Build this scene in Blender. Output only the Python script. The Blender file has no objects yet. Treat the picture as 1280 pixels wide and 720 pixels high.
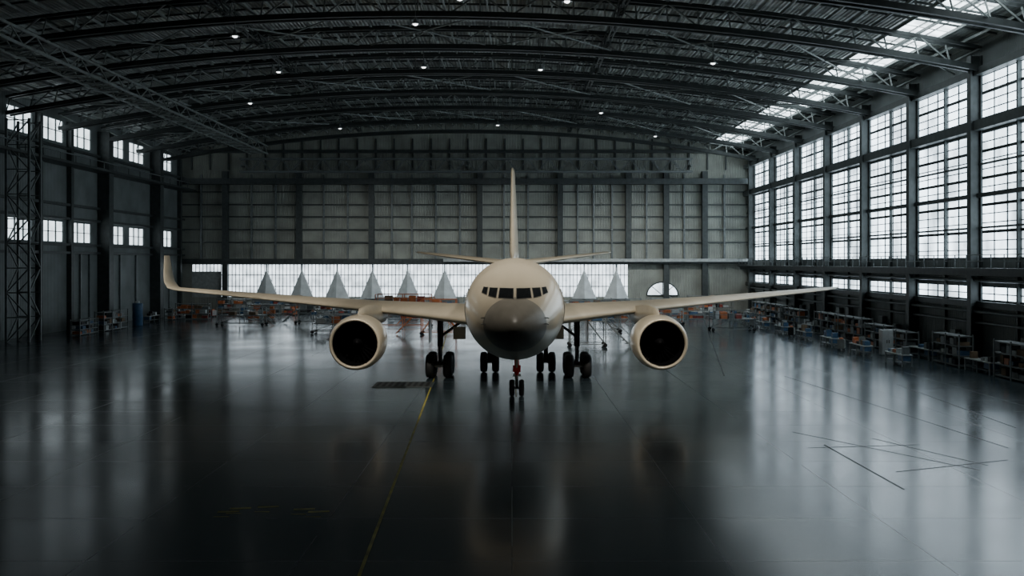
import bpy, bmesh, math, random
from mathutils import Vector, Matrix
random.seed(7)
scene = bpy.context.scene
COL = scene.collection
F = 1200.0
CH = 8.4
VH = 328.0

# ------------------------------------------------------------------ materials
def nodes_of(name):
    m = bpy.data.materials.new(name); m.use_nodes = True
    nt = m.node_tree
    return m, nt, nt.nodes["Principled BSDF"]
def mat(name, col, rough=0.5, metal=0.0, var=0.0, scale=3.0, bump=0.0, coat=0.0, stretch=None):
    m, nt, b = nodes_of(name)
    b.inputs["Base Color"].default_value = (*col, 1)
    b.inputs["Roughness"].default_value = rough
    b.inputs["Metallic"].default_value = metal
    if coat: 
        b.inputs["Coat Weight"].default_value = coat
        b.inputs["Coat Roughness"].default_value = 0.15
    if var > 0 or bump > 0:
        tc = nt.nodes.new("ShaderNodeTexCoord")
        mp = nt.nodes.new("ShaderNodeMapping")
        if stretch: mp.inputs["Scale"].default_value = stretch
        n = nt.nodes.new("ShaderNodeTexNoise"); n.inputs["Scale"].default_value = scale
        n.inputs["Detail"].default_value = 5
        nt.links.new(tc.outputs["Object"], mp.inputs[0]); nt.links.new(mp.outputs[0], n.inputs["Vector"])
        r = nt.nodes.new("ShaderNodeValToRGB")
        r.color_ramp.elements[0].position = 0.3; r.color_ramp.elements[1].position = 0.7
        r.color_ramp.elements[0].color = (*[c*(1-var) for c in col], 1)
        r.color_ramp.elements[1].color = (*[min(1, c*(1+var)) for c in col], 1)
        nt.links.new(n.outputs["Fac"], r.inputs[0]); nt.links.new(r.outputs[0], b.inputs["Base Color"])
        if bump > 0:
            bp = nt.nodes.new("ShaderNodeBump"); bp.inputs["Strength"].default_value = bump
            bp.inputs["Distance"].default_value = 0.1
            nt.links.new(n.outputs["Fac"], bp.inputs["Height"]); nt.links.new(bp.outputs[0], b.inputs["Normal"])
    return m
def emis(name, col, s, var=0.0, scale=0.3):
    m, nt, b = nodes_of(name)
    b.inputs["Base Color"].default_value = (0.3, 0.33, 0.35, 1)
    b.inputs["Roughness"].default_value = 0.3
    b.inputs["Emission Color"].default_value = (*col, 1)
    b.inputs["Emission Strength"].default_value = s
    if var > 0:
        tc = nt.nodes.new("ShaderNodeTexCoord")
        n = nt.nodes.new("ShaderNodeTexNoise"); n.inputs["Scale"].default_value = scale
        n.inputs["Detail"].default_value = 6
        nt.links.new(tc.outputs["Object"], n.inputs["Vector"])
        mr = nt.nodes.new("ShaderNodeMapRange")
        mr.inputs["From Min"].default_value = 0.35; mr.inputs["From Max"].default_value = 0.6
        mr.inputs["To Min"].default_value = s*(1-var); mr.inputs["To Max"].default_value = s
        nt.links.new(n.outputs["Fac"], mr.inputs["Value"])
        nt.links.new(mr.outputs[0], b.inputs["Emission Strength"])
    return m

M_steel = mat("painted_steel_dark", (0.060, 0.070, 0.069), 0.5, 0.2, 0.25, 2)
M_steel2 = mat("painted_steel_grey", (0.18, 0.20, 0.20), 0.45, 0.2, 0.2, 2)
M_truss = mat("truss_steel", (0.045, 0.053, 0.052), 0.45, 0.3, 0.2, 2)
M_purlin = mat("purlin_steel", (0.24, 0.265, 0.255), 0.4, 0.3, 0.3, 1)
M_pale = mat("pale_steel", (0.40, 0.43, 0.42), 0.45, 0.1, 0.2, 2)
M_glow = emis("daylight_glazing", (0.74, 0.89, 1.0), 5.6, 0.65, 0.25)
M_glowL = emis("daylight_glazing_side", (0.82, 0.94, 1.0), 2.6, 0.4, 0.5)
M_glowB = emis("daylight_glazing_door", (0.80, 0.92, 1.0), 3.0, 0.5, 0.5)
M_sky = emis("rooflight_glazing", (0.82, 0.94, 1.0), 6.0, 0.6, 0.6)
M_paint = mat("champagne_aircraft_paint", (0.55, 0.49, 0.375), 0.30, 0.12, 0.05, 0.8, coat=0.35)
M_paint2 = mat("wing_grey_beige_paint", (0.44, 0.395, 0.305), 0.38, 0.15, 0.08, 1.0, coat=0.1)
M_radome = mat("radome_paint_with_shade", (0.25, 0.235, 0.20), 0.36, 0.0, 0.12, 1.5)  # radome's own grey, with shade on the nose mixed into the colour
M_seam = mat("seam_grey", (0.10, 0.10, 0.09), 0.4, 0.0, 0.1, 1.5)
M_black = mat("black_rubber", (0.012, 0.012, 0.013), 0.6, 0, 0.2, 5)
M_glass = mat("cockpit_glass", (0.012, 0.014, 0.016), 0.08, 0.0, 0.0)
M_dark = mat("engine_dark_metal", (0.012, 0.012, 0.014), 0.4, 0.6, 0.1, 3)
M_metal = mat("bare_metal", (0.35, 0.35, 0.34), 0.3, 0.9, 0.1, 3)
M_red = mat("red_paint", (0.62, 0.02, 0.02), 0.4, 0, 0.1, 3)
M_redd = mat("dull_red_paint", (0.30, 0.06, 0.045), 0.5, 0, 0.2, 3)
M_orange = mat("orange_paint", (0.55, 0.17, 0.06), 0.5, 0, 0.2, 3)
M_blue = mat("blue_paint", (0.05, 0.12, 0.22), 0.5, 0, 0.2, 3)
M_white = mat("white_paint", (0.50, 0.52, 0.52), 0.5, 0, 0.1, 3)
M_gusset = mat("galvanised_sheet", (0.55, 0.59, 0.59), 0.4, 0.1, 0.15, 1)
M_wood = mat("cardboard_brown", (0.22, 0.155, 0.10), 0.8, 0, 0.25, 2)
M_yellow = mat("worn_yellow_paint", (0.32, 0.28, 0.05), 0.45, 0, 0.5, 1.5)
M_line = mat("floor_joint_dark", (0.008, 0.010, 0.011), 0.5)
M_lamp = emis("lamp_lens", (0.95, 0.98, 1.0), 5)

def corrug(name, col, rough, metal, freq, axis, bumps=0.6, var=0.25, panel=None):
    m, nt, b = nodes_of(name)
    tc = nt.nodes.new("ShaderNodeTexCoord")
    w = nt.nodes.new("ShaderNodeTexWave"); w.wave_type = 'BANDS'; w.bands_direction = axis
    w.inputs["Scale"].default_value = freq
    nt.links.new(tc.outputs["Object"], w.inputs["Vector"])
    n = nt.nodes.new("ShaderNodeTexNoise"); n.inputs["Scale"].default_value = 0.35; n.inputs["Detail"].default_value = 6
    nt.links.new(tc.outputs["Object"], n.inputs["Vector"])
    r = nt.nodes.new("ShaderNodeValToRGB")
    r.color_ramp.elements[0].position = 0.3; r.color_ramp.elements[1].position = 0.7
    r.color_ramp.elements[0].color = (*[c*(1-var) for c in col], 1)
    r.color_ramp.elements[1].color = (*[c*(1+var) for c in col], 1)
    nt.links.new(n.outputs["Fac"], r.inputs[0])
    out = r.outputs[0]
    if panel:
        br = nt.nodes.new("ShaderNodeTexBrick"); br.offset=0.5
        br.inputs["Scale"].default_value=1; br.inputs["Brick Width"].default_value=panel[0]; br.inputs["Row Height"].default_value=panel[1]
        br.inputs["Mortar Size"].default_value=0.03
        br.inputs["Color1"].default_value=(1,1,1,1); br.inputs["Color2"].default_value=(.35,.35,.35,1); br.inputs["Mortar"].default_value=(.25,.25,.25,1)
        nt.links.new(tc.outputs["Object"], br.inputs["Vector"])
        mx = nt.nodes.new("ShaderNodeMixRGB"); mx.blend_type='MULTIPLY'; mx.inputs[0].default_value=1
        nt.links.new(out,mx.inputs[1]); nt.links.new(br.outputs["Color"],mx.inputs[2]); out=mx.outputs[0]
    nt.links.new(out, b.inputs["Base Color"])
    bp = nt.nodes.new("ShaderNodeBump"); bp.inputs["Strength"].default_value = bumps; bp.inputs["Distance"].default_value = 0.08
    nt.links.new(w.outputs["Fac"], bp.inputs["Height"]); nt.links.new(bp.outputs[0], b.inputs["Normal"])
    b.inputs["Roughness"].default_value = rough; b.inputs["Metallic"].default_value = metal
    return m
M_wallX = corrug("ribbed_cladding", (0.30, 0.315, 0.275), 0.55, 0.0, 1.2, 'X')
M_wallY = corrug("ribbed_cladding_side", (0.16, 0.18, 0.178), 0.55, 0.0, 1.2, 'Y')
M_deck = corrug("roof_deck", (0.52, 0.56, 0.535), 0.35, 0.2, 0.9, 'X', 0.9, 0.4, (1.3, 2.0))

def floor_mat():
    m, nt, b = nodes_of("polished_concrete")
    L = nt.links.new
    tc = nt.nodes.new("ShaderNodeTexCoord")
    n1 = nt.nodes.new("ShaderNodeTexNoise"); n1.inputs["Scale"].default_value = 0.09; n1.inputs["Detail"].default_value = 5; n1.inputs["Roughness"].default_value = 0.55
    L(tc.outputs["Object"], n1.inputs["Vector"])
    n2 = nt.nodes.new("ShaderNodeTexNoise"); n2.inputs["Scale"].default_value = 0.15; n2.inputs["Detail"].default_value = 3
    L(tc.outputs["Object"], n2.inputs["Vector"])
    br = nt.nodes.new("ShaderNodeTexBrick"); br.offset = 0.0
    br.inputs["Scale"].default_value = 1.0; br.inputs["Brick Width"].default_value = 6.0; br.inputs["Row Height"].default_value = 4.5
    br.inputs["Mortar Size"].default_value = 0.022; br.inputs["Mortar Smooth"].default_value = 0.3
    br.inputs["Color1"].default_value = (1, 1, 1, 1); br.inputs["Color2"].default_value = (0.88, 0.88, 0.88, 1); br.inputs["Mortar"].default_value = (0.3, 0.3, 0.3, 1)
    L(tc.outputs["Object"], br.inputs["Vector"])
    r = nt.nodes.new("ShaderNodeValToRGB")
    r.color_ramp.elements[0].position = 0.3; r.color_ramp.elements[1].position = 0.72
    r.color_ramp.elements[0].color = (0.024, 0.038, 0.045, 1); r.color_ramp.elements[1].color = (0.046, 0.068, 0.079, 1)
    L(n1.outputs["Fac"], r.inputs[0])
    mx = nt.nodes.new("ShaderNodeMixRGB"); mx.blend_type = 'MULTIPLY'; mx.inputs[0].default_value = 1
    L(r.outputs[0], mx.inputs[1]); L(br.outputs["Color"], mx.inputs[2]); L(mx.outputs[0], b.inputs["Base Color"])
    mr = nt.nodes.new("ShaderNodeMapRange"); mr.inputs["From Min"].default_value = 0.35; mr.inputs["From Max"].default_value = 0.65
    mr.inputs["To Min"].default_value = 0.15; mr.inputs["To Max"].default_value = 0.21
    L(n2.outputs["Fac"], mr.inputs["Value"])
    sub = nt.nodes.new("ShaderNodeMath"); sub.operation='MULTIPLY_ADD'
    L(br.outputs["Color"], sub.inputs[0]); sub.inputs[1].default_value=-0.16; L(mr.outputs[0], sub.inputs[2])
    ad = nt.nodes.new("ShaderNodeMath"); ad.operation='ADD'; L(sub.outputs[0],ad.inputs[0]); ad.inputs[1].default_value=0.16
    L(ad.outputs[0], b.inputs["Roughness"])
    n3 = nt.nodes.new("ShaderNodeTexNoise"); n3.inputs["Scale"].default_value = 0.6; n3.inputs["Detail"].default_value = 3
    L(tc.outputs["Object"], n3.inputs["Vector"])
    bp = nt.nodes.new("ShaderNodeBump"); bp.inputs["Strength"].default_value = 0.05; bp.inputs["Distance"].default_value = 0.05
    L(n3.outputs["Fac"], bp.inputs["Height"]); L(bp.outputs[0], b.inputs["Normal"])
    b.inputs["Specular IOR Level"].default_value = 1.0
    return m
M_floor = floor_mat()

# ------------------------------------------------------------------ mesh builder
class MB:
    def __init__(s, mats): s.v=[]; s.f=[]; s.mi=[]; s.sm=[]; s.mats=mats
    def add(s, vs, fs, m=0, smooth=False):
        o=len(s.v); s.v += [tuple(p) for p in vs]
        for f in fs: s.f.append([i+o for i in f]); s.mi.append(m); s.sm.append(smooth)
    def box(s, x0,x1,y0,y1,z0,z1,m=0):
        vs=[(x,y,z) for x in (x0,x1) for y in (y0,y1) for z in (z0,z1)]
        s.add(vs, [(0,1,3,2),(4,6,7,5),(0,4,5,1),(2,3,7,6),(0,2,6,4),(1,5,7,3)], m)
    def cbox(s, c, d, m=0):
        s.box(c[0]-d[0]/2,c[0]+d[0]/2,c[1]-d[1]/2,c[1]+d[1]/2,c[2]-d[2]/2,c[2]+d[2]/2,m)
    def beam(s, a, b, w, h=None, m=0, n=4):
        a=Vector(a); b=Vector(b); h=h or w
        d=(b-a)
        if d.length<1e-6: return
        d.normalize()
        up=Vector((0,0,1)) if abs(d.z)<0.95 else Vector((0,1,0))
        r=d.cross(up).normalized(); u=r.cross(d)
        if n==4: offs=[(-.5,-.5),(.5,-.5),(.5,.5),(-.5,.5)]
        else: offs=[(.5*math.cos(2*math.pi*i/n),.5*math.sin(2*math.pi*i/n)) for i in range(n)]
        vs=[p+r*(o[0]*w)+u*(o[1]*h) for p in (a,b) for o in offs]
        fs=[(i,(i+1)%n,n+(i+1)%n,n+i) for i in range(n)]
        s.add(vs,fs,m,n>4); s.add(vs,[tuple(range(n))[::-1],tuple(range(n,2*n))],m)
    def rev(s, prof, c, axis='Y', n=32, m=0, smooth=True, ms=None):
        vs=[]
        for (t,r) in prof:
            for i in range(n):
                a=2*math.pi*i/n; ca,sa=math.cos(a)*r,math.sin(a)*r
                if axis=='Y': vs.append((c[0]+ca,c[1]+t,c[2]+sa))
                elif axis=='X': vs.append((c[0]+t,c[1]+ca,c[2]+sa))
                else: vs.append((c[0]+ca,c[1]+sa,c[2]+t))
        o=len(s.v); s.v+=vs
        for k in range(len(prof)-1):
            for i in range(n):
                s.f.append([o+k*n+i,o+k*n+(i+1)%n,o+(k+1)*n+(i+1)%n,o+(k+1)*n+i])
                s.mi.append(ms[k] if ms else m); s.sm.append(smooth)
    def loft(s, rings, m=0, cap=True, smooth=True, mfun=None):
        n=len(rings[0]); o=len(s.v)
        for r in rings: s.v+=[tuple(p) for p in r]
        for k in range(len(rings)-1):
            for i in range(n):
                f=[o+k*n+i,o+k*n+(i+1)%n,o+(k+1)*n+(i+1)%n,o+(k+1)*n+i]
                s.f.append(f); s.sm.append(smooth)
                s.mi.append(mfun(k,i) if mfun else m)
        if cap:
            s.f.append([o+i for i in range(n)][::-1]); s.mi.append(mfun(0,0) if mfun else m); s.sm.append(False)
            s.f.append([o+(len(rings)-1)*n+i for i in range(n)]); s.mi.append(m); s.sm.append(False)
    def obj(s, name, parent=None, fix=True):
        me=bpy.data.meshes.new(name); me.from_pydata(s.v,[],s.f)
        for mm in s.mats: me.materials.append(mm)
        for p,mi,sm in zip(me.polygons,s.mi,s.sm): p.material_index=mi; p.use_smooth=sm
        if fix:
            bm=bmesh.new(); bm.from_mesh(me); bmesh.ops.recalc_face_normals(bm,faces=bm.faces); bm.to_mesh(me); bm.free()
        o=bpy.data.objects.new(name,me); COL.objects.link(o)
        if parent: o.parent=parent
        return o
def empty(name, loc=(0,0,0)):
    e=bpy.data.objects.new(name,None); e.location=loc; COL.objects.link(e); return e
def inst(o, name, loc, rot=0):
    c=bpy.data.objects.new(name,o.data); c.location=loc; c.rotation_euler=(0,0,rot); COL.objects.link(c); return c

# ------------------------------------------------------------------ room
XL, XR, YF, YN = -55.0, 39.3, 160.0, -12.0
def zr(x): return 31.5-4.6*((x+8)/47.2)**2
b=MB([M_floor]); b.box(XL-1,XR+1,YN-1,YF+1,-0.3,0); b.obj("floor")
b=MB([M_deck]); N=48
vs=[];fs=[]
for j,y in enumerate((YN-.5,YF+.5)):
    for i in range(N+1):
        x=XL-.5+(XR-XL+1)*i/N; vs.append((x,y,zr(x)))
    for i in range(N+1):
        x=XL-.5+(XR-XL+1)*i/N; vs.append((x,y,zr(x)+.3))
S=2*(N+1)
for i in range(N):
    fs+= [(i,i+1,S+i+1,S+i),(N+1+i,S+N+1+i,S+N+2+i,N+2+i),(i,N+1+i,N+2+i,i+1),(S+i,S+i+1,S+N+2+i,S+N+1+i)]
b.add(vs,fs,0,False); b.obj("ceiling")

# --- left wall with two window rows
wins=[(104.5,110.1),(112.2,117.8),(119.9,125.5),(130.5,136.1),(138.0,143.5),(149.6,155.2)]
rows=[(10.9,13.4),(23.0,25.7)]
b=MB([M_wallY])
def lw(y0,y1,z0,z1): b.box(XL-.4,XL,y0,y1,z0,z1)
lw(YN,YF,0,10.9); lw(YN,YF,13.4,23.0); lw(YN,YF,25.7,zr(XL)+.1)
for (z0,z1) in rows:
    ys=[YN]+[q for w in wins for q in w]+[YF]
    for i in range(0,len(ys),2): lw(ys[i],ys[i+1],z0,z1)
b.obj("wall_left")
k=1
for (z0,z1) in rows:
    for (y0,y1) in wins:
        g=MB([M_glowL,M_steel])
        g.box(XL-.25,XL-.2,y0,y1,z0,z1,0)
        for t in (0,1/3,2/3,1):
            yy=y0+(y1-y0)*t; g.box(XL-.2,XL-.05,yy-.06,yy+.06,z0,z1,1)
        for t in (0,.5,1):
            zz=z0+(z1-z0)*t; g.box(XL-.2,XL-.06,y0,y1,zz-.04,zz+.04,1)
        g.obj("window_%d"%k); k+=1
b=MB([M_steel,M_steel2])
for y in [20,35,50,65,80,95,111.1,118.9,128,146.5,158]:
    big = y in (128,146.5,95,65,35)
    w=.7 if big else .35; d=1.6 if big else .6
    b.box(XL,XL+d,y-w,y+w,0,zr(XL)-1.2,0)
for z in (9.6,10.6,13.8,15.5,20.5,22.4): b.box(XL,XL+.5,YN,YF,z-.15,z+.15,0)
b.box(XL,XL+2.4,YN,YF,20.2,20.5,0)
b.box(XL+2.2,XL+2.4,YN,YF,21.3,21.4,1)
for y in range(0,160,4): b.box(XL+2.25,XL+2.35,y,y+.1,20.5,21.4,1)
for y0,y1 in ((128.7,145.8),(119.4,127.3),(147,157)):
    for i in range(1,3):
        yy=y0+(y1-y0)*i/3; b.box(XL,XL+.25,yy-.12,yy+.12,0,9.5,1)
b.obj("trim_1")
b=MB([M_steel2])
x0,x1,y0,y1=XL+1.8,XL+4.2,101,103.4
for x in (x0,x1):
    for y in (y0,y1): b.beam((x,y,0),(x,y,23.6),.22)
z=0; s=1
while z<23:
    z2=min(z+2.6,23.5)
    for y in (y0,y1):
        b.beam((x0 if s>0 else x1,y,z),(x1 if s>0 else x0,y,z2),.12); b.beam((x0,y,z2),(x1,y,z2),.1)
    for x in (x0,x1):
        b.beam((x,y0 if s>0 else y1,z),(x,y1 if s>0 else y0,z2),.12)
    z+=2.6; s=-s
b.obj("lattice_tower")

# --- right wall
zb=[(5.2,6.4),(8.7,19.2),(20.4,24.0)]
GY0,GY1=64.0,158.5
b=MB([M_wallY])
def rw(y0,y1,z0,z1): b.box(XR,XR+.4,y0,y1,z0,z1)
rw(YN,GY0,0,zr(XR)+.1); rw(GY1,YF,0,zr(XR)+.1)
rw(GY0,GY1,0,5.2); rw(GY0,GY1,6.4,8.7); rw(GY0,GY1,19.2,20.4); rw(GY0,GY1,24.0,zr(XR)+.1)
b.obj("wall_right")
cols=[68,80.5,93,105.5,118,130.5,143,155.5]
edges=[GY0]+cols+[GY1]
for i in range(len(edges)-1):
    y0,y1=edges[i],edges[i+1]
    g=MB([M_glow,M_steel,M_pale])
    for (z0,z1) in zb:
        g.box(XR+.15,XR+.2,y0,y1,z0,z1,0)
        nv=max(1,round((y1-y0)/2.1))
        for t in range(nv+1):
            yy=y0+(y1-y0)*t/nv; ww=.025 if t%2 else .05
            g.box(XR+.06,XR+.15,yy-ww,yy+ww,z0,z1,1)
        nh=max(1,round((z1-z0)/.75))
        for t in range(nh+1):
            zz=z0+(z1-z0)*t/nh; ww=.04 if t%3 else .12
            g.box(XR+.06,XR+.15,y0,y1,zz-ww,zz+ww,1)
    g.obj("window_%d"%k); k+=1
b=MB([M_steel,M_steel2,M_truss])
for y in cols:
    b.box(XR-1.0,XR-.85,y-.35,y+.35,0,zr(XR)-1.2,0)
    b.box(XR-.15,XR,y-.35,y+.35,0,zr(XR)-1.2,0)
    b.box(XR-.9,XR-.1,y-.1,y+.1,0,zr(XR)-1.2,0)
for i in range(len(cols)-1):
    ym=(cols[i]+cols[i+1])/2
    b.box(XR-.25,XR,ym-.1,ym+.1,0,24,0)
for z,d,h in ((19.8,.8,.4),(14.0,.35,.18),(7.6,1.2,.3),(24.3,.7,.3),(4.9,.4,.25),(11.3,.2,.08),(16.6,.2,.08)):
    b.box(XR-d,XR,GY0-2,YF,z-h,z+h,0)
b.box(XR-2.4,XR-1.0,64,157,7.8,7.95,0)
for z in (8.5,9.0): b.box(XR-2.42,XR-2.36,64,157,z-.03,z+.03,1)
for y in range(64,158,2): b.box(XR-2.42,XR-2.36,y-.03,y+.03,7.9,9.0,1)
for z,d in ((6.9,.5),(4.3,.6),(3.4,.45)): b.beam((XR-d,64,z),(XR-d,158,z),.25,.25,1,8)
y=66
while y<157:
    if min(abs(y-c) for c in cols)>1.3: b.box(XR-.55,XR-.05,y-.5,y+.5,1.2,1.2+random.uniform(.8,2),1)
    y+=random.uniform(3,6)
b.obj("trim_2")

# --- far wall
def fx(u): return (u-640)*YF/F
def fz(v): return CH+(VH-v)*YF/F
b=MB([M_wallX])
def fw(x0,x1,z0,z1): b.box(x0,x1,YF,YF+.4,z0,z1)
GX0,GX1=fx(240),fx(785)
fw(XL,XR,0,2.6); fw(XL,GX0,2.6,8.1); fw(GX1,XR,2.6,8.1)
fw(XL,XR,8.1,26.8)
for i in range(24):
    xa=XL+(XR-XL)*i/24; xb_=XL+(XR-XL)*(i+1)/24; fw(xa,xb_,26.8,max(26.9,max(zr(xa),zr(xb_))))
b.obj("wall_back")
nb=15
for i in range(nb):
    x0=GX0+(GX1-GX0)*i/nb; x1=GX0+(GX1-GX0)*(i+1)/nb
    g=MB([M_glowB,M_steel2,M_pale])
    g.box(x0,x1,YF+.15,YF+.2,2.6,8.1,0)
    n=8
    for t in range(n+1):
        xx=x0+(x1-x0)*t/n; g.box(xx-.05,xx+.05,YF+.02,YF+.15,2.6,8.1,1)
    for z in (2.6,4.4,6.3,8.1): g.box(x0,x1,YF+.03,YF+.15,z-.07,z+.07,1)
    if i==0: g.box(x0,x1,YF-.02,YF+.02,2.6,6.9,2)
    g.obj("window_%d"%k); k+=1
b=MB([M_steel,M_steel2,M_pale,M_wallX])
for u in (283,375,465,600,700,785,832,880): b.box(fx(u)-.45,fx(u)+.45,YF-1.0,YF,0 if u>785 or u<300 else 8.2,23.5,0)
for u in (252,315,345,405,435,490,515,545,575,630,660,722,742,765,808,855,905): b.box(fx(u)-.14,fx(u)+.14,YF-.35,YF,9.0,23,1)
for v in (240,256,271,287,303): b.box(XL,XR,YF-.3,YF,fz(v)-.1,fz(v)+.1,0)
b.box(XL,XR,YF-1.6,YF,fz(231),fz(224),0)
b.box(XL,XR,YF-1.2,YF,8.15,9.0,0)
b.box(fx(555),fx(932),YF-1.8,YF-1.2,8.5,9.0,2)
b.box(XL,XR,YF-.5,YF,26.6,27.1,0)
for u in range(240,930,23):
    b.box(fx(u)-.12,fx(u)+.12,YF-.3,YF,23.8,min(29,zr(fx(u))-.2),0)
b.obj("trim_3")
b=MB([M_steel2,M_truss])
xa,xb_=fx(305),fx(862); y0=YF-2.6
for z in (23.3,25.4):
    for y in (y0,y0+1.0): b.beam((xa,y,z),(xb_,y,z),.22,.28)
n=44
for i in range(n):
    p=xa+(xb_-xa)*i/n; q=xa+(xb_-xa)*(i+1)/n
    for y in (y0,y0+1.0):
        if i%2: b.beam((p,y,23.3),(q,y,25.4),.12)
        else: b.beam((p,y,25.4),(q,y,23.3),.12)
    b.beam((p,y0,23.3),(p,y0+1,23.3),.1)
for x in (xa,(xa+xb_)/2,xb_): b.beam((x,y0+1,24.4),(x,YF,24.4),.3)
b.obj("door_rail_girder")
b=MB([M_gusset,M_steel2])
for u in (334,378,422,466,510,556,730,770):
    x=fx(u); w=2.0
    vs=[(x-w,YF-.6,2.4),(x+w,YF-.6,2.4),(x,YF-.6,7.2),(x-w,YF-.05,2.4),(x+w,YF-.05,2.4),(x,YF-.05,7.2),(x,YF-1.5,2.4)]
    b.add(vs,[(0,6,2),(6,1,2),(0,2,5,3),(1,4,5,2),(3,4,1,6,0)],0)
    b.box(x-.1,x+.1,YF-.5,YF-.1,7.0,8.2,0)
    b.box(x-2.2,x+2.2,YF-1.2,YF-.02,0,2.4,1)
b.obj("door_buttress")
b=MB([M_glowB,M_steel])
cx,cz=fx(828),2.9; R=2.6
vs=[(cx,YF-.06,cz)]+[(cx+R*math.cos(math.pi*i/16),YF-.06,cz+R*.85*math.sin(math.pi*i/16)) for i in range(17)]
b.add(vs,[(0,i,i+1) for i in range(1,17)],0)
for i in range(16): b.beam(vs[i+1],vs[i+2],.2,.2,1)
b.beam(vs[1],vs[17],.2,.2,1)
for i in (4,8,12): b.beam(vs[0],vs[i+1],.12,.12,1)
b.obj("window_%d"%k,fix=False); k+=1
b=MB([M_wallX]); b.box(XL,XR,YN-.4,YN,0,27); 
for i in range(16):
    xa=XL+(XR-XL)*i/16; xb_=XL+(XR-XL)*(i+1)/16; b.box(xa,xb_,YN-.4,YN,27,max(27.1,max(zr(xa),zr(xb_))))
b.obj("wall_front")

# ------------------------------------------------------------------ roof structure
def truss_mesh():
    b=MB([M_truss,M_purlin]); n=36
    xs=[XL+.4+(XR-XL-.8)*i/n for i in range(n+1)]
    T=lambda x: zr(x)-.75
    B=lambda x: zr(x)-2.5
    for i in range(n):
        p,q=xs[i],xs[i+1]
        for y in (-.45,.45):
            b.beam((p,y,B(p)),(q,y,B(q)),.3,.45)
            b.beam((p,y,T(p)),(q,y,T(q)),.2,.25)
        y=-.45
        if i%2: b.beam((p,y,B(p)),(q,y,T(q)),.12,.12,1)
        else: b.beam((p,y,T(p)),(q,y,B(q)),.12,.12,1)
        b.beam((p,-.45,B(p)),(p,.45,T(p)),.1,.1,1)
        b.beam((p,.45,B(p)),(p,-.45,B(p)),.1)
    return b
tm=truss_mesh(); t0=tm.obj("roof_truss")
ty=[-4,8,20,32,44,56,68,80,92,104,116,128,140,151]
t0.location=(0,ty[0],0)
for y in ty[1:]: inst(t0,"roof_truss",(0,y,0))
b=MB([M_truss,M_purlin])
x=XL+1.5
while x<XR-1:
    z=zr(x)-.35
    b.box(x-.06,x+.06,YN,YF,z-.12,z+.12,1); x+=1.9
y=YN+1
while y<YF:
    for i in range(36):
        p=XL+.4+(XR-XL-.8)*i/36; q=XL+.4+(XR-XL-.8)*(i+1)/36
        b.beam((p,y,zr(p)-.2),(q,y,zr(q)-.2),.1,.16,0)
    y+=4
for y in range(56,150,24):
    for x in range(-50,36,12):
        b.beam((x,y,zr(x)-2.3),(x+12,y+12,zr(min(x+12,XR))-2.3),.1,.1,1)
        b.beam((x+12,y,zr(min(x+12,XR))-2.3),(x,y+12,zr(x)-2.3),.1,.1,1) if x+12<XR else None
b.obj("roof_purlins")
def long_girder(name,x,z0,z1,w,y0,y1,m=0,c=.2):
    b=MB([M_truss,M_purlin])
    for xx in (x-w/2,x+w/2):
        for z in (z0,z1): b.beam((xx,y0,z),(xx,y1,z),c,c,m)
    y=y0;s=1
    while y<y1-.1:
        y2=min(y+2,y1)
        za,zb_=(z0,z1) if s>0 else (z1,z0)
        for xx in (x-w/2,x+w/2): b.beam((xx,y,za),(xx,y2,zb_),.1,.1,m)
        b.beam((x-w/2*s,y,z0),(x+w/2*s,y2,z0),.1,.1,m)
        b.beam((x-w/2,y,z0),(x+w/2,y,z0),.1,.1,m)
        y=y2; s=-s
    b.obj(name)
long_girder("roof_girder",-40,zr(-40)-3.8,zr(-40)-2.6,2.6,-4,152,1)
long_girder("roof_girder",-24,zr(-24)-1.9,zr(-24)-1.1,.4,-4,152,0,.12)
long_girder("roof_girder",9,zr(9)-1.9,zr(9)-1.1,.4,-4,152,0,.12)
b=MB([M_sky,M_truss])
y=30
while y<156:
    for xa,xb_ in ((32.3,33.5),(33.7,34.9),(35.1,36.3)):
        b.add([(xa,y+.1,zr(xa)-.06),(xb_,y+.1,zr(xb_)-.06),(xb_,y+2.4,zr(xb_)-.06),(xa,y+2.4,zr(xa)-.06)],[(0,3,2,1)],0)
    y+=2.6
b.obj("skylight",fix=False)

# ------------------------------------------------------------------ lamps
def lamp_mesh():
    b=MB([M_steel2,M_lamp])
    b.rev([(.55,.02),(.55,.12),(.3,.14),(.22,.18),(0,.42),(0,.38),(.15,.2)],(0,0,0),'Z',16,0)
    b.rev([(.25,.01),(.24,.16),(.1,.22),(-.03,.18),(-.1,.01)],(0,0,0),'Z',16,1)
    b.beam((0,0,.5),(0,0,2.6),.06,.06,0)
    return b
lamp_pos=[(-23,94.6),(2.8,94.6),(11,118.7),(-23,79.7),(-7.8,77.5),(4,69.7),(-3.8,70),(-8.7,94.6),(18,86),(-30,110),(-2,134),(-24,134),(20,134),  # last three fixtures are added to house the far-end spots
          (-13,38),(13,38),(0,36),(-22,52),(22,52),(-34,60)]  # unseen fixtures, added to house the spots on the aircraft
l0=None
for (x,y) in lamp_pos:
    z=zr(x)-3.9
    if l0 is None:
        l0=lamp_mesh().obj("high_bay_lamp",fix=False); l0.location=(x,y,z)
    else: inst(l0,"high_bay_lamp",(x,y,z))
def spot(x,y,z,tgt,E,size=1.2,col=(1,.93,.82),r=.5):
    L=bpy.data.lights.new("added_spot",'SPOT'); L.energy=E; L.spot_size=size; L.spot_blend=.9; L.color=col; L.shadow_soft_size=r
    o=bpy.data.objects.new("added_spot",L); COL.objects.link(o); o.location=(x,y,z)
    o.rotation_euler=(Vector(tgt)-Vector((x,y,z))).to_track_quat('-Z','Y').to_euler()
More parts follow.
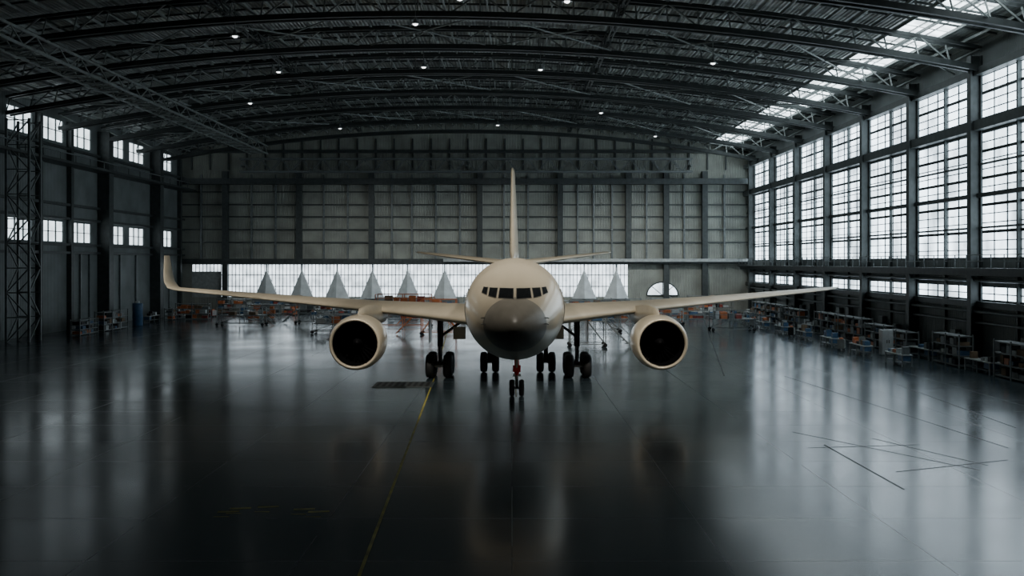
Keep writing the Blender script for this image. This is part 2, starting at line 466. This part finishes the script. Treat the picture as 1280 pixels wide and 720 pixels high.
for (x,y,tx,ty_,E,sz) in ((-13,38,-3,62,30000,.8),(13,38,3,62,30000,.8),(0,36,0,58,14000,.8),(-22,52,-20,76,38000,.8),(22,52,18,76,28000,.8),(-34,60,-30,83,34000,.6)):  # added spots that brighten nose, wings and left winglet
    spot(x,y,zr(x)-4.15,(tx,ty_,5),E,sz)
for x,y in ((-3.8,70),(4,69.7)): spot(x,y,zr(x)-4.15,(0,95,10),14000,.75)  # extra spots added to brighten fin and stabilizers
for (x,y,E) in ((-2,134,11000),(-24,134,11000),(20,134,18000)):  # added spots that brighten the far wall, floor and clutter
    spot(x,y,zr(x)-4.15,(x,y+14,0),E,1.9,(.92,.95,.95))

# ------------------------------------------------------------------ aircraft
AC=empty("passenger_airplane",(0,0,0))
AX=.15
def pchip(xs,ys):
    n=len(xs); h=[xs[i+1]-xs[i] for i in range(n-1)]; d=[(ys[i+1]-ys[i])/h[i] for i in range(n-1)]
    m=[0]*n; m[0]=d[0]; m[-1]=d[-1]
    for i in range(1,n-1):
        m[i]=0 if d[i-1]*d[i]<=0 else 2*d[i-1]*d[i]/(d[i-1]+d[i])
    def f(x):
        if x<=xs[0]: return ys[0]
        if x>=xs[-1]: return ys[-1]
        i=0
        while x>xs[i+1]: i+=1
        t=(x-xs[i])/h[i]
        return ys[i]*(2*t**3-3*t*t+1)+m[i]*h[i]*(t**3-2*t*t+t)+ys[i+1]*(-2*t**3+3*t*t)+m[i+1]*h[i]*(t**3-t*t)
    return f
D0=47.0
sq=lambda D: math.sqrt(max(0,D-D0))
tabD=[47,47.15,47.5,48,48.5,49,49.6,50.3,51.3,52.5,54,56,82,90,98,104]
_t=pchip([sq(d) for d in tabD],[5.25,5.60,5.95,6.28,6.57,6.93,7.36,7.76,8.16,8.45,8.62,8.66,8.66,8.66,8.5,8.1])
_b=pchip([sq(d) for d in tabD],[5.25,4.87,4.5,4.17,3.93,3.74,3.55,3.38,3.20,3.08,3.02,3.0,3.0,3.9,5.7,7.2])
_w=pchip([sq(d) for d in tabD],[0.01,.44,.85,1.25,1.55,1.80,2.04,2.28,2.52,2.70,2.80,2.83,2.83,2.45,1.4,.35])
topf=lambda D:_t(sq(D)); botf=lambda D:_b(sq(D)); widf=lambda D:_w(sq(D))
def sect(D,n=64):
    t,bm_,w=topf(D),botf(D),widf(D); zc=(t+bm_)/2; rz=max(.01,(t-bm_)/2)
    return [(AX+w*math.cos(2*math.pi*i/n),D,zc+rz*math.sin(2*math.pi*i/n)) for i in range(n)]
Ds=[D0+(i/26)**2*9 for i in range(27)]+[58+i*3 for i in range(8)]+[82+i*1.1 for i in range(1,21)]
rings=[sect(D) for D in Ds]
def fm(k_,i):
    return 1 if Ds[k_]<48.5 else 0
b=MB([M_paint,M_radome]); b.loft(rings,0,True,True,fm)
b.obj("fuselage",AC)
def surfD(x,z):
    lo,hi=D0,58
    ins=lambda D:(x/max(1e-3,widf(D)))**2+((z-(topf(D)+botf(D))/2)/max(1e-3,(topf(D)-botf(D))/2))**2<=1
    for _ in range(40):
        m_=(lo+hi)/2
        if ins(m_): hi=m_
        else: lo=m_
    return hi
def patch(b,quad,m,off=.03,n=8):
    vs=[]
    for j in range(n+1):
        for i in range(n+1):
            s,t=i/n,j/n
            x=(1-s)*(1-t)*quad[0][0]+s*(1-t)*quad[1][0]+s*t*quad[2][0]+(1-s)*t*quad[3][0]
            z=(1-s)*(1-t)*quad[0][1]+s*(1-t)*quad[1][1]+s*t*quad[2][1]+(1-s)*t*quad[3][1]
            D=surfD(x,z); 
            e=.02
            gx=(surfD(x+e,z)-surfD(x-e,z))/(2*e); gz=(surfD(x,z+e)-surfD(x,z-e))/(2*e)
            nrm=Vector((gx,-1,gz)).normalized()
            p=Vector((x,D,z))+nrm*off; vs.append((p.x+AX,p.y,p.z))
    fs=[(j*(n+1)+i,j*(n+1)+i+1,(j+1)*(n+1)+i+1,(j+1)*(n+1)+i) for j in range(n) for i in range(n)]
    b.add(vs,fs,m,True)
b=MB([M_glass,M_seam])
for s in (-1,1):
    for q,g in (([(.09,6.56),(.82,6.60),(.76,7.06),(.09,7.04)],0),([(.97,6.60),(1.34,6.69),(1.28,7.07),(.89,7.06)],0),([(1.46,6.74),(1.70,6.84),(1.60,7.10),(1.40,7.08)],0)):
        big=[]
        cx=sum(p[0] for p in q)/4; cz=sum(p[1] for p in q)/4
        for p in q: big.append((s*(cx+(p[0]-cx)*1+(.03 if p[0]>cx else -.03)),p[1]+(.03 if p[1]>cz else -.03)))
        patch(b,big,1,.018); patch(b,[(s*p[0],p[1]) for p in q],0,.03)
b.obj("windscreen",AC,fix=True)
b=MB([M_seam,M_glass,M_metal])
for D in (52.2,57,63):
    r1=[(AX+(p[0]-AX)*1.002,p[1]-.01,p[2]+(p[2]-5.8)*.002) for p in sect(D)]
    r2=[(AX+(p[0]-AX)*1.002,p[1]+.01,p[2]+(p[2]-5.8)*.002) for p in sect(D+.01)]
    b.loft([r1,r2],0,False)
for s in (-1,1):
    D=55.5
    while D<84:
        z=6.45; h=(z-5.83)/2.83; x=2.83*math.sqrt(1-h*h)
        b.cbox((AX+s*(x+.0),D,z),(.06,.24,.34),1); D+=.55
    for z,x in ((5.6,1.52),(5.3,1.5)):
        yy=surfD(x,z); b.beam((AX+s*x,yy,z),(AX+s*(x+.16),yy-.08,z),.05,.05,2); b.beam((AX+s*(x+.16),yy-.08,z),(AX+s*(x+.16),yy-.4,z),.05,.05,2)
b.obj("fuselage_fittings",AC)
b=MB([M_seam,M_paint])
for s in (-1,1):
    def sidept(D,z,off):
        t,bm_,w=topf(D),botf(D),widf(D); zc=(t+bm_)/2; rz=(t-bm_)/2
        x=w*math.sqrt(max(0,1-((z-zc)/rz)**2)); return Vector((AX+s*(x+off),D,z))
    for (d0,d1,z0,z1) in ((52.6,53.7,4.9,6.9),(71.5,72.6,4.9,6.9)):
        pts=[]
        for t in range(9): pts.append((d0,z0+(z1-z0)*t/8))
        for t in range(5): pts.append((d0+(d1-d0)*t/4,z1))
        for t in range(9): pts.append((d1,z1-(z1-z0)*t/8))
        for t in range(5): pts.append((d1-(d1-d0)*t/4,z0))
        for i in range(len(pts)-1):
            if pts[i]!=pts[i+1]: b.beam(sidept(*pts[i],.0),sidept(*pts[i+1],.0),.05,.05,0)
b.obj("entry_doors",AC)
b=MB([M_paint2]); rings=[]
for i in range(15):
    t=i/14; D=59.5+t*19; s=math.sin(math.pi*min(1,max(0,t)))**.45 if 0<t<1 else .02
    rings.append([(AX+3.15*s*math.cos(a),D,4.0+(1.35*s)*math.sin(a)) for a in [2*math.pi*j/32 for j in range(32)]])
b.loft(rings); b.obj("belly_fairing",AC)

def foil(n=14,t=.12):
    pts=[]
    def th(c): return 5*t*(.2969*math.sqrt(c)-.126*c-.3516*c*c+.2843*c**3-.1036*c**4)
    cs=[(1-math.cos(math.pi*i/n))/2 for i in range(n+1)]
    for c in cs: pts.append((c,th(c)+.02*math.sin(math.pi*c)))
    for c in cs[-2:0:-1]: pts.append((c,-th(c)*.85+.02*math.sin(math.pi*c)))
    return pts
def section(le,ch,t,up):
    up=Vector(up).normalized(); le=Vector(le)
    return [le+Vector((0,c*ch,0))+up*(h*ch) for c,h in foil(14,t)]
def wing(name,s,k,wl):
    X=lambda x: AX+s*x*k
    secs=[((X(1.5),59.8,4.62),12.6,.12,(0,0,1)),((X(2.8),61.2,4.70),11.2,.12,(0,0,1)),
          ((X(6),63.7,4.90),9.4,.115,(0,0,1)),((X(9.6),66.5,5.10),7.4,.11,(0,0,1)),((X(16),71.7,5.40),5.6,.105,(0,0,1)),
          ((X(23),77.3,5.75),4.1,.10,(0,0,1)),((X(29.1),82.2,6.05),2.8,.10,(0,0,1))]
    if wl:
        secs+=[((X(29.8),82.6,6.22),2.9,.11,(-s*.45,0,.9)),((X(30.3),83.2,6.7),2.7,.11,(-s*.8,0,.6)),
           ((X(30.6),83.9,7.4),2.3,.11,(-s*.97,0,.2)),((X(31.0),85.2,9.0),1.3,.11,(-s,0,.15))]
    else:
        secs+=[((X(30.2),83.3,6.13),2.0,.09,(0,0,1)),((X(30.9),84.4,6.2),.9,.07,(0,0,1))]
    b=MB([M_paint2]); b.loft([section(*q) for q in secs]); b.obj(name,AC)
    f=MB([M_paint2,M_radome])
    for x in (7,13,19):
        D=62+ x*.78+5.5; z=4.75+x*.045-.35
        f.rev([(0,.02),(.6,.2),(1.6,.28),(3,.22),(4.2,.02)],(X(x),D+.5,z),'Y',12,0)
    f.obj(name+"_flap_fairings",AC)
wing("wing_left",-1,1.0,True); wing("wing_right",1,.925,False)
for nm,s in (("stabilizer_left",-1),("stabilizer_right",1)):
    b=MB([M_paint]); b.loft([section((AX+s*.6,89.5,8.2),6.5,.1,(0,0,1)),section((AX+s*1.6,90.5,8.35),5.8,.1,(0,0,1)),section((AX+s*9.5,96.6,9.35),2.6,.1,(0,0,1)),section((AX+s*9.9,97.2,9.4),1.8,.05,(0,0,1))]); b.obj(nm,AC)
b=MB([M_paint]); b.loft([section((0,81.5,8.3),14,.05,(1,0,0)),section((0,86.5,9.4),10.5,.085,(1,0,0)),section((0,90,12.2),8.3,.09,(1,0,0)),section((0,95.5,17.4),4.8,.09,(1,0,0)),section((0,96.3,17.9),3.6,.07,(1,0,0))]); b.obj("tail_fin",AC)

def engine(name,x,z,D):
    b=MB([M_paint,M_dark,M_metal,M_black])
    prof=[(5.0,1.12),(5.0,1.25),(4.0,1.48),(2.6,1.66),(1.3,1.70),(.5,1.64),(.12,1.55),(0,1.47),(.03,1.41),(.15,1.36),(.3,1.34),(.8,1.30),(1.3,1.30),(2.2,1.30)]
    ms=[0,0,0,0,0,0,0,0,0,1,1,1,1]
    b.rev(prof,(x,D,z),'Y',48,0,True,ms)
    b.rev([(2.2,1.31),(2.2,.02)],(x,D,z),'Y',48,3)
    b.rev([(4.6,1.12),(5.0,.85),(6.2,.68),(6.2,.45),(7.2,.05)],(x,D,z),'Y',24,2)
    b.rev([(4.4,.02),(4.6,1.12)],(x,D,z),'Y',24,3)
    b.rev([(.75,.01),(.85,.12),(1.1,.28),(1.5,.42),(1.6,.44)],(x,D,z),'Y',24,1)
    for i in range(26):
        a=2*math.pi*i/26; vs=[]
        for r,tw in ((.35,.35),(.8,.22),(1.29,.12)):
            for e in (-1,1):
                aa=a+e*tw*.42/max(r,.5)*.9; vs.append((x+r*math.cos(aa),D+1.55+e*.16,z+r*math.sin(aa)))
        b.add(vs,[(0,1,3,2),(2,3,5,4)],1,True)
    b.obj(name,AC)
engine("engine_left",-9.52,3.47,58.0); engine("engine_right",9.1,3.47,58.0)
for nm,x,tx in (("pylon_left",-9.52,-9.0),("pylon_right",9.1,8.5)):
    b=MB([M_paint2]); rings=[]
    for (D,z0,z1,w) in ((59.2,4.9,5.2,.05),(60.2,4.9,5.52,.22),(62.5,4.6,5.62,.27),(65,4.2,5.5,.27),(67.5,4.3,5.3,.25),(70,4.75,5.0,.08)):
        xx=x+(tx-x)*(D-59)/11
        rings.append([(xx-w,D,z0),(xx+w,D,z0),(xx+w,D,(z0+z1)/2),(xx+w*.6,D,z1),(xx-w*.6,D,z1),(xx-w,D,(z0+z1)/2)])
    b.loft(rings); b.obj(nm,AC)

def tyre(b,c,r,w,mt=0,mh=1):
    h=w/2
    b.rev([(-h*.55,r*.5),(-h*.95,r*.62),(-h,r*.8),(-h*.8,r*.94),(-h*.35,r),(h*.35,r),(h*.8,r*.94),(h,r*.8),(h*.95,r*.62),(h*.55,r*.5)],c,'X',28,mt)
    for s in (-1,1): b.rev([(s*h*.55,r*.5),(s*h*.5,r*.42),(s*h*.25,r*.3),(s*h*.6,r*.14),(s*h*.6,.01)],c,'X',20,mh)
def main_gear(name,x,s):
    b=MB([M_black,M_metal,M_paint2,M_dark]); D=71.0; r=.86
    for dy in (-1.05,1.05):
        for dx in (-.64,.64): tyre(b,(x+dx,D+dy,r),r,.66)
        b.beam((x-.7,D+dy,r),(x+.7,D+dy,r),.22,.22,1,10)
    b.beam((x,D-1.1,r+.08),(x,D+1.1,r+.08),.3,.34,3)
    b.beam((x,D,r),(x,D,2.6),.30,.30,1,14); b.beam((x,D,2.2),(x,D,4.9),.44,.44,3,14)
    b.beam((x,D,2.9),(x-s*2.2,D,4.5),.2,.2,3,8)
    b.beam((x,D-.1,2.7),(x-s*.2,D-2.8,4.6),.18,.18,3,8)
    b.beam((x,D-.35,1.4),(x,D-.75,2.0),.1,.2,3); b.beam((x,D-.75,2.0),(x,D-.3,2.6),.1,.2,3)
    b.cbox((x+s*.75,D,3.5),(.07,1.7,2.0),2)
    b.cbox((x-s*1.5,D-1.6,3.3),(.9,.06,.9),2)
    for i in range(3): b.beam((x-.12+.12*i,D-.26,1.3),(x-.2+.16*i,D-.28,3.6),.04,.04,3)
    b.obj(name,AC)
main_gear("main_gear_left",-5.3,-1); main_gear("main_gear_right",4.8,1)
def body_gear(name,x):
    b=MB([M_black,M_metal,M_paint2,M_dark]); D=73.5; r=.78
    for dx in (-.45,.45): tyre(b,(x+dx,D,r),r,.55)
    b.beam((x-.5,D,r),(x+.5,D,r),.2,.2,1,10); b.beam((x,D,r),(x,D,3.2),.34,.34,3,14); b.beam((x,D,1.6),(x,D-1.8,3.0),.14,.14,3,8)
    b.cbox((x-.6,D,2.5),(.06,1.4,1.0),2)
    b.obj(name,AC)
body_gear("body_gear_left",-1.7); body_gear("body_gear_right",2.6)
b=MB([M_black,M_metal,M_paint2,M_red,M_white]); x,D=.3,60.3; r=.52
for dx in (-.3,.3): tyre(b,(x+dx,D,r),r,.34)
b.beam((x-.4,D,r),(x+.4,D,r),.16,.16,1,10)
b.beam((x,D,r),(x,D+.1,1.5),.2,.2,1,12); b.beam((x,D+.1,1.3),(x,D+.25,3.6),.3,.3,3,12)
b.beam((x,D-.05,1.7),(x,D-1.7,3.2),.13,.13,2,8)
b.cbox((x,D-.18,1.75),(.5,.12,.42),3); b.cbox((x-.17,D-.25,1.35),(.16,.16,.16),4); b.cbox((x+.17,D-.25,1.35),(.16,.16,.16),4)
b.beam((x,D-.2,.9),(x,D-.42,1.2),.08,.16,1)
for s in (-1,1): b.cbox((x+s*.62,D+.3,2.75),(.05,1.8,.75),2)
b.obj("nose_gear",AC)

# ------------------------------------------------------------------ floor markings
b=MB([M_yellow])
def strip(b,p,q,w,m=0,z=.004):
    p=Vector((p[0],p[1],z)); q=Vector((q[0],q[1],z)); d=(q-p).normalized(); r=Vector((d.y,-d.x,0))*w/2
    b.add([p-r,p+r,q+r,q-r],[(0,1,2,3)],m)
strip(b,(-3.9,20),(-6.0,80),.10); strip(b,(-6.2,82),(-9,140),.10)
strip(b,(.25,60),(.25,84),.09)
b.obj("floor_marking")
b=MB([M_yellow]); 
for u,v in ((285,640),(300,636),(380,637),(398,640),(335,634)):
    D=CH*F/(v-VH); x=(u-640)*D/F; strip(b,(x-.35,D),(x+.35,D+.1),.2); strip(b,(x-.3,D-.6),(x+.2,D-.6),.08)
b.obj("stencil_marking")
b=MB([M_line])
def fp(u,v): D=CH*F/(v-VH); return ((u-640)*D/F,D)
for a,c in (((990,540),(1225,588)),((1090,548),(1235,582)),((1030,556),(1130,612)),((1010,560),(1150,556)),((1120,590),(1260,575)),((1120,480),(1270,535)),((980,470),(1260,560)),((880,400),(905,470))):
    strip(b,fp(*a),fp(*c),.10)
b.obj("floor_joint")
b=MB([M_steel,M_black]); x,D=fp(505,481); b.box(x-2,x+2,D-1.3,D+1.3,0,.05); 
for i in range(9): b.box(x-1.8+i*.42,x-1.6+i*.42,D-1.1,D+1.1,.05,.07,1)
b.obj("trench_cover")

# ------------------------------------------------------------------ hangar equipment
cm=[M_steel2,M_orange,M_redd,M_blue,M_white,M_wood,M_pale,M_black]
PB=[0,0,6,5,4,3,7,7,1]
PC=[1,1,2,4,5,0,6,3,7]
def rack(x,y,L,H,rot=0,P=PB):
    b=MB(cm); d=1.1
    for sx in range(int(L/2.4)+1):
        px=-L/2+sx*L/int(L/2.4)
        for py in (-d/2,d/2): b.beam((px,py,0),(px,py,H),.1,.1,0)
    lv=[.15+i*(H-.3)/3 for i in range(4)]
    for z in lv: b.box(-L/2,L/2,-d/2,d/2,z-.04,z+.04,0)
    for z in lv[:-1]:
        px=-L/2+.2
        while px<L/2-.9:
            w=random.uniform(.4,.9); h=random.uniform(.25,(H-.3)/3-.15)
            if random.random()<.8: b.box(px,px+w,-.4,.4,z+.04,z+.04+h,random.choice(P))
            px+=w+.1
    o=b.obj("storage_rack"); o.location=(x,y,0); o.rotation_euler=(0,0,rot); return o
def bench(x,y,L,rot=0,P=PB):
    b=MB(cm); 
    b.box(-L/2,L/2,-.45,.45,.88,.96,6)
    for px in (-L/2+.08,0,L/2-.08):
        for py in (-.38,.38): b.box(px-.05,px+.05,py-.05,py+.05,0,.88,0)
    b.box(-L/2+.1,L/2-.1,-.38,.38,.3,.34,0); b.box(-L/2+.1,-L/2+.9,-.4,.4,.45,.85,3)
    px=-L/2+.2
    while px<L/2-.6:
        w=random.uniform(.25,.6)
        if random.random()<.75: b.box(px,px+w,-.25,.25,.96,.96+random.uniform(.15,.7),random.choice(P))
        px+=w+.15
    o=b.obj("workbench"); o.location=(x,y,0); o.rotation_euler=(0,0,rot)
def cart(x,y,rot=0,c=2):
    b=MB(cm); b.box(-.5,.5,-.3,.3,.2,1.05,c)
    for i in range(4): b.box(-.46,.46,-.33,-.3,.27+i*.2,.43+i*.2,6)
    b.beam((-.5,-.3,1.0),(-.7,-.3,1.1),.04,.04,0); b.beam((-.5,.3,1.0),(-.7,.3,1.1),.04,.04,0); b.beam((-.7,-.3,1.1),(-.7,.3,1.1),.04,.04,0)
    for px in (-.4,.4):
        for py in (-.22,.22): b.rev([(-.03,.01),(-.03,.1),(.03,.1),(.03,.01)],(px,py,.1),'Y',10,7)
    b.box(-.3,.2,-.15,.15,1.05,1.2,1)
    o=b.obj("tool_cart"); o.location=(x,y,0); o.rotation_euler=(0,0,rot)
def platform(x,y,L,H,rot=0,c=6,P=PC):
    b=MB(cm); w=2.2
    for px in (-L/2,0,L/2):
        for py in (-w/2,w/2): b.beam((px,py,.2),(px,py,H+1.0),.1,.1,c)
    b.box(-L/2,L/2,-w/2,w/2,H-.08,H,0)
    for z in (H+.5,H+1.0):
        for py in (-w/2,w/2): b.beam((-L/2,py,z),(L/2,py,z),.06,.06,c)
    for py in (-w/2,w/2):
        b.beam((-L/2,py,.3),(0,py,H),.07,.07,c); b.beam((0,py,H),(L/2,py,.3),.07,.07,c); b.beam((-L/2,py,.3),(L/2,py,.3),.08,.08,c)
    n=max(3,int(H/.3)); sx=L/2
    for i in range(n):
        t=(i+1)/n; b.box(sx+(1-t)*H*.9,sx+(1-t)*H*.9+.3,-.5,.5,t*H-.05,t*H,0)
    for py in (-.5,.5): b.beam((sx+H*.9+.2,py,.15),(sx,py,H),.08,.12,c); b.beam((sx+H*.9+.2,py,1.1),(sx,py,H+1),.05,.05,c)
    for px in (-L/2,L/2):
        for py in (-w/2,w/2): b.rev([(-.05,.01),(-.05,.2),(.05,.2),(.05,.01)],(px,py,.2),'Y',12,7)
    px=-L/2+.4
    while px<L/2-1:
        ww=random.uniform(.4,1.0)
        if random.random()<.7: b.box(px,px+ww,-.6,.5,H,H+random.uniform(.4,1.1),random.choice(P))
        px+=ww+.2
    o=b.obj("maintenance_platform"); o.location=(x,y,0); o.rotation_euler=(0,0,rot)
x=-48
while x<34:
    L=random.choice([4.8,7.2]); 
    if x+L>36: break
    rack(x+L/2,156.5,L,random.uniform(2.3,3.3),0,PC); x+=L+random.uniform(.6,2.0)
for i in range(14):
    x=-46+i*5.8; y=random.uniform(146,152.5)
    if i%2: bench(x,y,4,0,PC)
    else: cart(x,y,random.uniform(0,3),random.choice([1,2,3]))
for i in range(8): rack(-47+i*10.4,141.5,4.8,random.uniform(1.6,2.6),0,PC)
platform(-36,128,6,1.4); platform(-27,132,5,2.0,math.pi); platform(-14,124,7,3.3,0,1,[1,2,1,5]); platform(-8.5,112,4,3.1,math.pi,1,[1,1,2])
platform(10,116,6,2.8,0,0); platform(20,130,6,1.6,math.pi); platform(7.5,96,3.5,2.6,0,0)
platform(-21,114,5,1.2,0,6); platform(27,118,5,1.5,0,0)
y=66
while y<146:
    r=random.random()
    if r<.5: L=random.choice([4.8,7.2]); rack(XR-3.2,y+L/2,L,random.uniform(1.8,3.0),math.pi/2)
    elif r<.88: L=4; bench(XR-3.4,y+2,L,math.pi/2)
    else: L=2; cart(XR-3.6,y+1,1.57,random.choice([0,2,3]))
    y+=L+random.uniform(.5,1.4)
for i in range(8):
    bench(XR-7.5,79+i*8.5,3.6,1.57)
    if i%2: cart(XR-7.3-random.uniform(0,.6),83.2+i*8.5,random.uniform(1,2),random.choice([0,3,7]))
y=92
while y<146:
    L=random.choice([4.8,4.8,7.2]); 
    if not (99<y+L and y<105) and not (y<131 and y+L>125):
        rack(XL+5.2,y+L/2,L,random.uniform(1.5,2.6),math.pi/2) if random.random()<.6 else bench(XL+4.4,y+2,4,math.pi/2)
    y+=L+random.uniform(.6,2)
b=MB(cm); b.rev([(0,.01),(0,.62),(.05,.66),(.9,.64),(.95,.67),(1.9,.64),(2.0,.67),(2.9,.66),(2.95,.6),(3.0,.01)],(0,0,0),'Z',24,3)
b.rev([(3.0,.3),(3.25,.25),(3.25,.01)],(0,0,0),'Z',16,4)
o=b.obj("storage_drum"); o.location=((172-640)*128/F,128,0)
b=MB(cm); b.box(-.5,.5,-.4,.4,.1,2.3,4); b.box(-.46,-.02,-.44,-.4,.2,2.2,4); b.box(.02,.46,-.44,-.4,.2,2.2,4); b.box(-.52,.52,-.42,.42,0,.1,0)
for s in (-1,1): b.box(s*.1-.02,s*.1+.02,-.5,-.44,1.1,1.4,7)
o=b.obj("steel_cabinet"); o.location=(33.9,87,0)

# ------------------------------------------------------------------ world + camera
w=bpy.data.worlds.new("World"); scene.world=w; w.use_nodes=True
w.node_tree.nodes["Background"].inputs[0].default_value=(.5,.6,.7,1); w.node_tree.nodes["Background"].inputs[1].default_value=.3
cam=bpy.data.cameras.new("camera"); cam.sensor_width=36; cam.lens=36*F/1280
cam.shift_y=-(360-VH)/1280
cam.clip_end=500
co=bpy.data.objects.new("camera",cam); COL.objects.link(co); co.location=(0,0,CH); co.rotation_euler=(math.pi/2,0,0)
scene.camera=co
